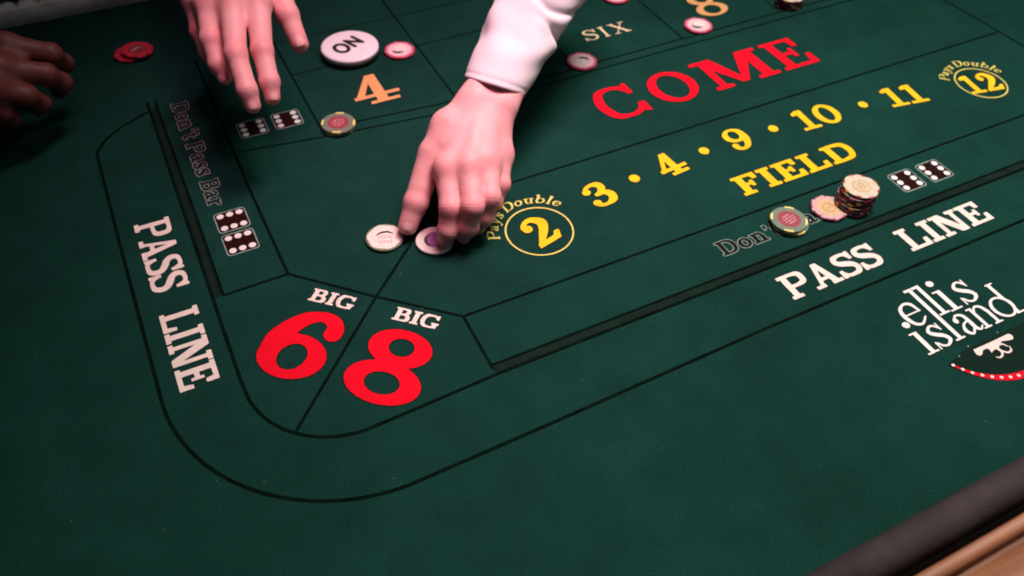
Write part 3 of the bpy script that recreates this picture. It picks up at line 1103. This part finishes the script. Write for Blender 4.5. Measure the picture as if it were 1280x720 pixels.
def chip_mesh_set(kind):
    """list of (part name, verts, faces, material)"""
    spec = {
        'white': ('chip_olive', 'chip_white', 'inlay_white', 6, None),
        'purple': ('chip_white', 'chip_white', 'inlay_purple', 6, None),
        'red': ('chip_red', 'spot_pink', 'chip_pink', 8, 'spot_pink'),
        'green': ('chip_green', 'chip_green', 'inlay_red', 4, 'spot_yellow'),
        'black': ('chip_black', 'inlay_cream', 'inlay_tan', 8, 'spot_pink'),
        'rose': ('spot_red', 'ring_rose', 'inlay_tan', 8, 'ring_rose'),
        'red_shaded': ('chip_red', 'chip_red', 'inlay_red', 8, 'spot_red'),  # red chip; dim light painted in as darker ring, inlay and spots
    }[kind]
    body, ring, inlay, ns, sp = spec
    parts = []
    e = .0004
    V, F = lathe([(CR - .0008, 0), (CR - .0002, e), (CR, e * 2), (CR, CT - e * 2), (CR - .0002, CT - e), (CR - .0008, CT)])
    parts.append(('body', V, F, body))
    # printed face ring (scalloped)
    n_ = 64
    V, F = [], []
    for k in range(n_):
        a = 2 * math.pi * k / n_
        rr = {'white': .0176, 'purple': .0186, 'red': .0180, 'green': .0170, 'black': .0188, 'rose': .0180, 'red_shaded': .0180}[kind]
        rr += (.0006 if kind in ('white', 'rose', 'black') else .0002) * math.cos(ns * a + 1)
        V.append((rr * math.cos(a), rr * math.sin(a), CT + .00012))
    for k in range(n_):
        a = 2 * math.pi * k / n_
        rr = {'red': .0158, 'rose': .0135, 'black': .0105}.get(kind, .0112)
        if kind == 'white': rr = .0150
        if kind == 'green': rr = .0125
        V.append((rr * math.cos(a), rr * math.sin(a), CT + .00012))
    for k in range(n_):
        F.append((k, (k + 1) % n_, n_ + (k + 1) % n_, n_ + k))
    parts.append(('face_ring', V, F, ring))
    V2 = [(x * .998, y * .998, CT + .00006) for x, y, z in V[n_:]]
    parts.append(('inlay', V2, [tuple(range(n_))], inlay))
    if sp:
        for k in range(ns):
            V, F = [], []
            a0 = 2 * math.pi * (k + .28) / ns
            a1 = 2 * math.pi * (k + .62) / ns
            m_ = 5
            ro, ri = CR + .00018, CR - .0024
            for q in range(m_ + 1):
                a = a0 + (a1 - a0) * q / m_
                c, s_ = math.cos(a), math.sin(a)
                V += [(ro * c, ro * s_, .0006), (ro * c, ro * s_, CT - .0005), ((ro - .0004) * c, (ro - .0004) * s_, CT + .0002), (ri * c, ri * s_, CT + .0002)]
            for q in range(m_):
                b = q * 4
                for z in range(3):
                    F.append((b + z, b + 4 + z, b + 5 + z, b + z + 1))
            mm = sp
            if kind == 'black':
                mm = ['spot_pink', 'spot_red', 'spot_orange', 'spot_red'][k % 4]
            parts.append(('edge_spot', V, F, mm))
    # ink on the inlay
    if kind == 'white':
        pr = Print([(0, 0, M['text_dark'])]); pr.shape([rib([(-9, 2), (-4, 6), (3, 7), (9, 4)], [.8, 2.6, 2.4, .8])], res=.35)
        parts.append(('printed_swoosh', [(x, y, CT + .0003) for x, y, z in pr.V], pr.F, 'text_dark'))
        pr = Print([(0, 0, M['text_rose'])]); word(pr, 'ellis', -7, 7, -2, 4.6, gap=.2, res=.2, T=.14, t=.1, s=.06); word(pr, 'island', -7, 8, -8.5, 4.6, gap=.2, res=.2, T=.14, t=.1, s=.06)
        parts.append(('printed_text', [(x, y, CT + .0003) for x, y, z in pr.V], pr.F, 'text_rose'))
    if kind == 'purple':
        pr = Print([(0, 0, M['text_dark'])]); pr.shape([rib([(-8, -4), (-9.5, 1), (-6, 7), (0, 9)], [1, 2.5, 2.5, 1])], res=.35)
        parts.append(('printed_swoosh', [(x, y, CT + .0003) for x, y, z in pr.V], pr.F, 'text_dark'))
    if kind == 'red':
        pr = Print([(0, 0, M['text_dark'])]); pr.shape([rib([(-9, 4), (-8, -1), (-4.5, -5), (1, -6.5)], [1.2, 3.8, 4.0, 1.2])], res=.35)
        parts.append(('printed_swoosh', [(x, y, CT + .0003) for x, y, z in pr.V], pr.F, 'text_dark'))
        V, F = [(7.5e-3 * math.cos(k / 10 * math.pi) + .003, 7.5e-3 * math.sin(k / 10 * math.pi) + .001, CT + .00025) for k in range(20)], [tuple(range(20))]
        parts.append(('printed_disc', V, F, 'inlay_white'))
    if kind == 'red_shaded':
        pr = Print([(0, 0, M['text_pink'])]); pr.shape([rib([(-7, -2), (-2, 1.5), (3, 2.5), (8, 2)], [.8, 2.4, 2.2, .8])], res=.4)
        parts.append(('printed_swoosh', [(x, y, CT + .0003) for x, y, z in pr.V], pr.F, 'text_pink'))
    if kind == 'green':
        pr = Print([(0, 0, M['text_pink'])])
        for yy, hw in ((5, 5), (1.5, 8), (-2, 8), (-5.5, 5)):
            pts = [(-hw + q * hw / 4, yy + .6 * math.sin(q * 2.1 + yy)) for q in range(9)]
            pr.shape([rib(pts, [.5, 1.2, .6, 1.3, .7, 1.1, .6, 1.2, .5], 4)], res=.3)
        parts.append(('printed_text', [(x, y, CT + .0003) for x, y, z in pr.V], pr.F, 'text_pink'))
    if kind in ('black', 'rose'):
        pr = Print([(0, 0, M['inlay_cream'])]); pr.shape([ell(0, 0, 7.5, 7.5)], [ell(0, 0, 5.8, 5.8)], res=.4); pr.shape([bar(-3.5, -1, 3.5, 1, 1.3)], res=.3)
        parts.append(('printed_ring', [(x, y, CT + .0003) for x, y, z in pr.V], pr.F, 'inlay_cream' if kind == 'black' else 'spot_orange'))
    return parts


def make_chip(kind, loc, rz, label, group, tilt=(0, 0)):
    o = empty('casino_chip', loc, label, 'casino chip', group)
    o.rotation_euler = (tilt[0], tilt[1], rz)
    if kind not in proto:
        proto[kind] = []
        for nm, V, F, mt in chip_mesh_set(kind):
            p = local_obj(nm, V, F, M[mt], o)
            if nm == 'body':
                p.data.polygons.foreach_set('use_smooth', [len(q.vertices) == 4 for q in p.data.polygons])
            proto[kind].append(p)
    else:
        for p in proto[kind]:
            c = p.copy()
            COL.objects.link(c)
            c.parent = o
    return o


R_ = math.radians
G = 'casino chips lying on the green felt'
make_chip('white', (.1665, .589, .0006), R_(-20), 'white chip with olive rim lying alone just left of the thumb tip', G)
make_chip('purple', (.2115, .5635, .0006), R_(20), 'white rimmed chip with purple centre pinched between thumb and index finger', G)
make_chip('red', (.308, .909, .0006), R_(20), 'red edged chip beside the round white ON puck', G)
make_chip('red', (.515, .788, .0006), R_(190), 'red edged chip on the line below the word SIX', G)
make_chip('red', (.708, .799, .0006), R_(10), 'red edged chip below the orange number 8', G)
make_chip('red', (.644, .914, .0006), R_(60), 'red edged chip cut off by the top edge above the word SIX', G)
make_chip('red_shaded', (-.010, 1.043, .0006), R_(0), 'shade-darkened red chip far left on the dark felt, lower one of two overlapping', G)
make_chip('red_shaded', (-.0005, 1.041, .0044), R_(10), 'shade-darkened red chip far left on the dark felt, resting on the edge of another', G, (0, R_(5)))
make_chip('green', (.1835, .789, .0006), R_(0), 'lower grey green chip of the pair below the orange 4', G)
make_chip('green', (.184, .788, .0041), R_(25), 'upper grey green chip with red centre below the orange 4', G)
make_chip('green', (.5655, .4285, .0006), R_(50), "lower grey green chip of the pair lying on the words Don't Pass", G)
make_chip('green', (.564, .430, .0041), R_(10), "upper grey green chip with red centre lying on the words Don't Pass", G)
make_chip('rose', (.6195, .4285, .0006), R_(10), 'pink and cream chip lying against the foot of the tall black stack', G)
SG = 'black chips in the tall stack'
ord_ = ['bottom', 'second', 'third', 'fourth', 'fifth', 'sixth', 'top']
for i in range(7):
    make_chip('black', (.6465 + .0010 * i + random.uniform(-.0005, .0005), .4225 + .0004 * i + random.uniform(-.0006, .0006), .0006 + i * .0035), random.uniform(0, 6),
              'black chip with pink edge spots, ' + (ord_[i] + ' from the felt' if 0 < i < 6 else ord_[i] + ' one') + ' of the tall leaning stack', SG)
for i in range(4):
    make_chip('black', (.866, .797, .0006 + i * .0035), random.uniform(0, 6),
              'black chip at the top edge right of the orange 8, ' + ['bottom', 'second', 'third', 'top'][i] + ' of its short stack', 'black chips in the short stack at the top edge')

# ------------------------------------------------------------------ ON puck
puck = empty('puck', (.2480, .9305, .0006), 'round white puck with black word ON, black underside, beside the orange 4', 'puck')
PR = .0372
V, F = lathe([(PR - .003, 0), (PR - .001, .0008), (PR, .0022), (PR, .0064)], 72)
local_obj('black_half', V, F, M['puck_black'], puck, smooth=True)
V, F = lathe([(PR, .0065), (PR, .0108), (PR - .0005, .0118), (PR - .0018, .0126), (PR - .0035, .0129)], 72)
local_obj('white_half', V, F, M['puck_white'], puck, smooth=True)
pr = Print([(0, 0, M['ink'])], res=.5)
fn = rotfn(0, 0, 25.5)
ring_pts = arc(0, 0, 1, 0, 342, 19)
pr.shape([rib([(-11.5 + 8 * x, 10.2 * y + 0) for x, y in ring_pts], [5.2] * 20, 3, True)], fn=fn)
pr.shape([rib([(3.2, -9.6), (3.2, 9.6)], [5.2, 5.2]), rib([(3.2, 9.4), (16.5, -9.4)], [5.2, 5.2]), rib([(16.5, -9.6), (16.5, 9.6)], [5.2, 5.2])], fn=fn)
local_obj('lettering', [(x - .0015, y + .002, .01305) for x, y, z in pr.V], pr.F, M['ink'], puck)['label'] = 'black word ON'


# ------------------------------------------------------------------ hands (distance fields turned into one skin)
def sd_caps(P, a, b, ra, rb, flat=None):
    a, b = np.array(a, float), np.array(b, float)
    ba = b - a
    pa = P - a
    t = np.clip((pa @ ba) / (ba @ ba), 0, 1)
    t_ = t[..., None]
    return np.linalg.norm(pa - ba * t_, axis=-1) - (ra + (rb - ra) * t)


def smin(a, b, k):
    h_ = np.clip(.5 + .5 * (b - a) / k, 0, 1)
    return b + (a - b) * h_ - k * h_ * (1 - h_)


def surface_nets(f, org, step):
    nx, ny, nz = f.shape
    ins = f < 0
    c = np.zeros((nx - 1, ny - 1, nz - 1), int)
    for dx in (0, 1):
        for dy in (0, 1):
            for dz in (0, 1):
                c += ins[dx:nx - 1 + dx, dy:ny - 1 + dy, dz:nz - 1 + dz]
    act = (c > 0) & (c < 8)
    ids = -np.ones(act.shape, int)
    I = np.argwhere(act)
    ids[act] = np.arange(len(I))
    acc = np.zeros((len(I), 3))
    cnt = np.zeros(len(I))
    corners = [(0, 0, 0), (1, 0, 0), (0, 1, 0), (1, 1, 0), (0, 0, 1), (1, 0, 1), (0, 1, 1), (1, 1, 1)]
    for i in range(8):
        for ax in range(3):
            if corners[i][ax] == 0:
                j = list(corners[i]); j[ax] = 1
                A = f[I[:, 0] + corners[i][0], I[:, 1] + corners[i][1], I[:, 2] + corners[i][2]]
                B = f[I[:, 0] + j[0], I[:, 1] + j[1], I[:, 2] + j[2]]
                m_ = (A < 0) != (B < 0)
                t = np.where(m_, A / (A - B + 1e-12), 0)
                p = np.array(corners[i], float)[None] + 0 * acc
                p[:, ax] += t
                acc += np.where(m_[:, None], p, 0)
                cnt += m_
    V = (I + acc / cnt[:, None]) * step + org
    F = []
    for ax in range(3):
        o1, o2 = [(1, 2), (2, 0), (0, 1)][ax]
        sl_a = [slice(None)] * 3; sl_b = [slice(None)] * 3
        sl_a[ax] = slice(0, -1); sl_b[ax] = slice(1, None)
        A, B = ins[tuple(sl_a)], ins[tuple(sl_b)]
        E_ = np.argwhere(A != B)
        E_ = E_[(E_[:, o1] > 0) & (E_[:, o2] > 0) & (E_[:, o1] < f.shape[o1] - 1) & (E_[:, o2] < f.shape[o2] - 1)]
        aa = A[E_[:, 0], E_[:, 1], E_[:, 2]]
        def g(d1, d2):
            q = E_.copy(); q[:, o1] += d1; q[:, o2] += d2
            return ids[q[:, 0], q[:, 1], q[:, 2]]
        q = np.stack([g(-1, -1), g(0, -1), g(0, 0), g(-1, 0)], 1)
        q[~aa] = q[~aa][:, ::-1]
        F.append(q)
    return V, np.vstack(F)


FR = dict(thumb=(12.5, 10.6, 8.6), index=(11.2, 9.6, 8.6, 7.2), middle=(11.4, 9.8, 8.8, 7.4), ring=(11.0, 9.3, 8.3, 7.0), pinky=(10.0, 8.4, 7.5, 6.4))


def make_hand(name, parent, J, wrist, fore, m_, dorsal, step=1.4, scale=1.0, fat=1.0, webs=True):
    """J: finger -> joint list (mm, first = knuckle); wrist = (thumb side, little finger side) points; fore = far end points with radius"""
    allp = np.array([p for c in J.values() for p in c] + list(wrist) + [fore[0], fore[1]])
    lo, hi = allp.min(0) - 34, allp.max(0) + 34
    ST = 4
    n_ = (np.ceil((hi - lo) / (step * ST)).astype(int) + 1)
    dors = np.array(dorsal, float)
    dors /= np.linalg.norm(dors)
    wt, wp = np.array(wrist[0], float), np.array(wrist[1], float)
    A_ = {k: [np.array(p, float) for p in v] for k, v in J.items()}
    names = ['index', 'middle', 'ring', 'pinky']

    def dist(P):
        fa = smin(sd_caps(P, wt, fore[0], 14.5 * scale, fore[2]), sd_caps(P, wp, fore[1], 14 * scale, fore[2]), 12)
        palm = fa
        for i, nm in enumerate(names):
            base = wt + (wp - wt) * (i / 3.0) * .8 + (wp - wt) * .1
            mcp = A_[nm][0]
            palm = smin(palm, sd_caps(P, base - dors * 2, mcp - dors * 3, 11.5 * scale, (13.4, 13.4, 13, 12)[i] * scale), 12)
            palm = smin(palm, sd_caps(P, base + dors * 5, mcp + dors * 5, 2.5, 4.0), 10)
            palm = smin(palm, np.linalg.norm(P - (mcp + dors * .8), axis=-1) - 9.6 * scale, 14)
        th = A_['thumb']
        palm = smin(palm, sd_caps(P, wt - dors * 4, th[0], 13 * scale, 15 * scale), 16)
        palm = smin(palm, sd_caps(P, (wt + wp) / 2 - dors * 9, (A_['middle'][0] + A_['ring'][0]) / 2 - dors * 9, 9 * scale, 11 * scale), 12)
        # first web: skin between thumb and index finger
        ti = A_['index']
        palm = smin(palm, sd_caps(P, th[0] * .55 + ti[0] * .45 - dors * 5, th[0] * .30 + th[1] * .30 + ti[0] * .40 - dors * 6, 12 * scale, 8.5 * scale), 12)
        if webs:
            for a_, b_ in (('index', 'middle'), ('middle', 'ring'), ('ring', 'pinky')):
                m0 = (A_[a_][0] + A_[b_][0]) / 2 - dors * 3
                m1 = (A_[a_][0] * .64 + A_[a_][1] * .36 + A_[b_][0] * .64 + A_[b_][1] * .36) / 2 - dors * 3
                palm = smin(palm, sd_caps(P, m0, m1, 10 * scale, 8 * scale), 9)
        tot = palm
        for nm, q in A_.items():
            rr = [r_ * scale * fat for r_ in FR[nm]]
            d_ = None
            if nm == 'thumb':
                segs = [(q[0], q[1], 14.5 * scale, rr[0] * 1.0), (q[1], q[2], rr[0] * 1.04, rr[1]), (q[2], q[3], rr[1] * .98, rr[2])]
            else:
                segs = [(q[0] - dors * 1.5, q[1], rr[0] * 1.04, rr[1]), (q[1], q[2], rr[1] * .98, rr[2]), (q[2], q[3], rr[2] * .98, rr[3])]
            for a, b, ra, rb in segs:
                s_ = sd_caps(P, a, b, ra, rb)
                d_ = s_ if d_ is None else smin(d_, s_, 3.5)
            for k in range(2 if nm == 'thumb' else 1, len(q) - 1):
                bend = q[k] - (q[k - 1] + q[k + 1]) / 2
                bl = np.linalg.norm(bend)
                if bl > .5:
                    d_ = smin(d_, np.linalg.norm(P - (q[k] + bend / bl * .7), axis=-1) - (segs[k - 1][3] - 1.5), 6)
            tot = np.minimum(tot, smin(palm, d_, 6.5 if nm != 'thumb' else 11.0))
        return tot
    # coarse pass, then exact values only near the skin
    cax = [lo[k] + np.arange(n_[k]) * step * ST for k in range(3)]
    Cg = np.stack(np.meshgrid(*cax, indexing='ij'), -1)
    cf = dist(Cg)
    big = np.repeat(np.repeat(np.repeat(cf, ST, 0), ST, 1), ST, 2)
    tot = np.where(big > 0, 50.0, -50.0)
    near = np.argwhere(np.abs(big) < step * ST * 1.9 + 2)
    tot[near[:, 0], near[:, 1], near[:, 2]] = dist(lo + near * step)
    V, F = surface_nets(tot, lo, step)
    # light smoothing
    e = np.vstack([F[:, [0, 1]], F[:, [1, 2]], F[:, [2, 3]], F[:, [3, 0]]])
    for it in range(3):
        ac = np.zeros_like(V); cn = np.zeros(len(V))
        np.add.at(ac, e[:, 0], V[e[:, 1]]); np.add.at(ac, e[:, 1], V[e[:, 0]])
        np.add.at(cn, e[:, 0], 1); np.add.at(cn, e[:, 1], 1)
        V = V + .5 * (ac / cn[:, None] - V)
    blush = np.zeros(len(V))
    for nm, ch in J.items():
        for k, p in enumerate(ch):
            w_ = [.55, .75, .45, .65][min(k, 3)] if nm != 'thumb' else [.1, .4, .8, .6][k]
            r_ = [13, 10, 8, 10][min(k, 3)]
            blush = np.maximum(blush, w_ * np.exp(-((np.linalg.norm(V - np.array(p), axis=1) - 6).clip(0) / r_) ** 2))
        # fingers are pinker than the back of the hand
    jt = np.full(len(V), 12.0)
    jd = np.full(len(V), 1e9)
    for nm, q in A_.items():
        for k in range(2 if nm == 'thumb' else 1, len(q) - 1):
            axd = (q[k + 1] - q[k]) / np.linalg.norm(q[k + 1] - q[k]) + (q[k] - q[k - 1]) / np.linalg.norm(q[k] - q[k - 1])
            axd /= np.linalg.norm(axd)
            dd = np.linalg.norm(V - q[k], axis=1)
            m2 = (dd < jd) & (dd < 17)
            jd = np.where(m2, dd, jd)
            jt = np.where(m2, np.clip((V - q[k]) @ axd, -12, 12), jt)
    o = mesh_obj(name, V / 1000, F.tolist(), m_, parent, smooth=True)
    a2 = o.data.attributes.new('crease', 'FLOAT', 'POINT')
    a2.data.foreach_set('value', jt.astype(np.float32))
    at = o.data.attributes.new('blush', 'FLOAT', 'POINT')
    at.data.foreach_set('value', blush.astype(np.float32))
    # nails
    for nm, ch in J.items():
        q = [np.array(p, float) for p in ch]
        d = q[-1] - q[-2]
        d /= np.linalg.norm(d)
        bend = q[-2] - (q[-3] + q[-1]) / 2
        b_ = (bend if np.linalg.norm(bend) > 1.0 else dors)
        b_ = b_ - d * (b_ @ d)
        b_ /= np.linalg.norm(b_)
        sd_ = np.cross(d, b_)
        r_ = FR[nm][-1] * scale * fat - .12
        Vn, Fn = [], []
        L_ = 11 if nm != 'thumb' else 14
        for i in range(7):
            t = i / 6
            for k in range(9):
                u = (k / 8 - .5) * 2
                wd_ = .80 * (1 - .25 * (2 * t - 1) ** 4)
                ang = u * wd_
                base_r = r_ + .25 - (.9 * (t > .8) * (t - .8) * 5 * 0) - 1.2 * abs(u) ** 4
                c_ = q[-1] + d * (-L_ * .55 + L_ * t)
                rr = base_r if t < .72 else base_r
                # follow the rounded tip
                over = max(0, (-L_ * .55 + L_ * t))
                rr = math.sqrt(max(rr * rr - (over * .75) ** 2, 9))
                Vn.append(c_ + b_ * rr * math.cos(ang) + sd_ * rr * math.sin(ang))
        for i in range(6):
            for k in range(8):
                a = i * 9 + k
                Fn.append((a, a + 1, a + 10, a + 9))
        n_o = mesh_obj('fingernail', np.array(Vn) / 1000, Fn, M['nail'], o, smooth=True)
        md = n_o.modifiers.new('thickness', 'SOLIDIFY')
        md.thickness = .0003
        md.offset = 0
    return o


def make_sleeve(name, parent, a, b, ra, rb, m_, side, seed=1, n_u=120, n_v=150, flat=.86, slant=0.0, soft=1.0):
    """cloth tube from cuff end a (mm) to b, radii ra, rb; open at the cuff with real thickness"""
    a, b = np.array(a, float), np.array(b, float)
    ax = (b - a) / np.linalg.norm(b - a)
    sd_ = np.array(side, float)
    sd_ = sd_ - ax * (sd_ @ ax)
    sd_ /= np.linalg.norm(sd_)
    up = np.cross(sd_, ax)
    if up[2] < 0:
        up = -up
    rg = np.random.RandomState(seed)
    ph = rg.uniform(0, 6.28, 12)
    L_ = np.linalg.norm(b - a)
    V, F = [], []
    for j in range(n_v + 1):
        t = j / n_v
        s_ = t * L_
        c = a + ax * s_
        r_ = ra + (rb - ra) * min(1, t * 1.25) ** .8
        g = min(1, max(0, (s_ - 12) / 40))          # the cuff stays crisp, folds grow up the arm
        for k in range(n_u):
            th = 2 * math.pi * k / n_u
            fold = (2.0 * math.sin(3 * th + s_ / 17 + ph[0]) * math.sin(s_ / 23 + ph[1] + 1.3 * math.sin(th + ph[2]))
                    + 1.1 * math.sin(5 * th - s_ / 11 + ph[3]) + .8 * math.sin(2 * th + s_ / 6.5 + ph[4] + 1.5 * math.sin(2 * th + ph[5])))
            sharp = 2.4 * math.exp(-((math.sin(.5 * (s_ / 19 + 1.1 * math.sin(th + ph[6]) + ph[7]))) / .25) ** 2) * max(0, math.cos(th - 0.2))
            rr = r_ + g * soft * (fold * .9 - sharp) + .35 * math.sin(2 * th + ph[8])
            if 5.0 < s_ < 7.5:
                rr -= .7
            rr -= 5.0 * g * math.exp(-((s_ - 78 - 9 * math.sin(th)) / 5.5) ** 2) * max(0, math.cos(th)) ** 2
            rr -= 3.6 * g * math.exp(-((s_ - 112 + 16 * math.sin(2 * th)) / 5) ** 2) * max(0, math.cos(th - .5))
            V.append(c + sd_ * rr * math.cos(th) + up * rr * flat * math.sin(th) - up * g * 2 - ax * (slant * rr * flat * math.sin(th) * max(0, 1 - s_ / 160)))
    for j in range(n_v):
        for k in range(n_u):
            q, w_ = j * n_u + k, j * n_u + (k + 1) % n_u
            F.append((q, w_, w_ + n_u, q + n_u))
    o = mesh_obj(name, np.array(V) / 1000, F, m_, parent, smooth=True)
    md = o.modifiers.new('thickness', 'SOLIDIFY')
    md.thickness = .0016
    md.offset = 0
    return o


# dealer: both hands reach down from the far side of the table
dealer = empty('person', (.30, 1.0, 0), 'dealer in white shirt with both pale hands over the table, one pinching a chip', 'person')
HL = dict(
    thumb=[(261, 640, 80), (238, 625, 62), (205.5, 595, 32), (191, 584.5, 14)],
    index=[(240.6, 592, 66), (228, 557.5, 47), (220.8, 549.8, 26), (218.0, 551, 14)],
    middle=[(260, 582, 70), (246, 545.5, 52), (240.5, 543.4, 29), (237, 548, 14)],
    ring=[(281, 586, 66), (268, 551.5, 51), (261, 548.5, 30), (256.5, 552.8, 15)],
    pinky=[(303, 599, 58), (289.5, 571, 45), (278.5, 563.5, 31), (272.5, 564.5, 20)])
hand_l = make_hand('arm', dealer, HL, ((298, 652, 95), (326, 636, 90)), ((396, 735, 138), (418, 718, 136), 18), M['skin'], (-.25, -.45, 1), fat=1.16)
hand_l['label'] = 'arm with hand pinching a chip between thumb and index finger'
sl = make_sleeve('sleeve', dealer, (326.5, 663, 95), (545, 836, 224), 32.8, 54, M['shirt'], (.62, -.78, 0), seed=3, flat=.86, slant=.5, soft=.9)

HR = dict(
    thumb=[(140.5, 889, 158), (157, 868, 146), (158.0, 832.8, 128), (160.0, 806, 107)],
    index=[(129.2, 831, 150), (114.3, 773.1, 130), (110.5, 744.8, 111), (108.2, 734, 99)],
    middle=[(103.8, 834.7, 153), (87.8, 772.6, 132), (86, 739.2, 111), (86.5, 730, 98)],
    ring=[(82.5, 852, 148), (71.5, 814, 130), (70, 792, 114), (72, 783, 103)],
    pinky=[(73, 892, 136), (67.0, 870, 110), (68, 856, 94), (70, 850, 84)])
hand_r = make_hand('arm', dealer, HR, ((140, 925, 166), (102, 930, 160)), ((170, 1065, 196), (146, 1068, 193), 19), M['skin'], (0, -.35, 1), fat=1.13, scale=1.0)
hand_r['label'] = 'arm with open hand sweeping above the printed dice'
make_sleeve('sleeve', dealer, (138, 1000, 182), (200, 1260, 240), 35, 52, M['shirt'], (1, -.1, 0), seed=5)

# second person: only a hand in deep shade at the left edge
p2 = empty('person', (-.25, .95, 0), 'unlit person in black sleeve at the left edge, hand reaching over felt', 'person')
HD = dict(
    thumb=[(-176, 1002, 92), (-152, 998, 88), (-128, 985, 74), (-112, 976, 60)],
    index=[(-125.5, 942, 100), (-87, 931, 86), (-80, 946, 64), (-88.1, 957, 47)],
    middle=[(-135.5, 903, 98), (-97, 902, 80), (-87, 912.4, 61), (-94, 922, 46)],
    ring=[(-148.0, 880.7, 90), (-121, 882.9, 72), (-112.4, 892, 55), (-119.1, 900.5, 43)],
    pinky=[(-164.5, 874, 80), (-149, 876.5, 63), (-145.8, 883, 49), (-151.8, 888, 41)])
make_hand('arm', p2, HD, ((-225, 968, 112), (-240, 935, 108)), ((-330, 1015, 150), (-340, 990, 148), 19), M['skin_shaded'], (.1, -.3, 1), step=1.6, fat=1.2)
make_sleeve('sleeve', p2, (-292, 982, 130), (-520, 1070, 220), 35, 50, M['dark_cloth'], (.3, .9, 0), seed=9)
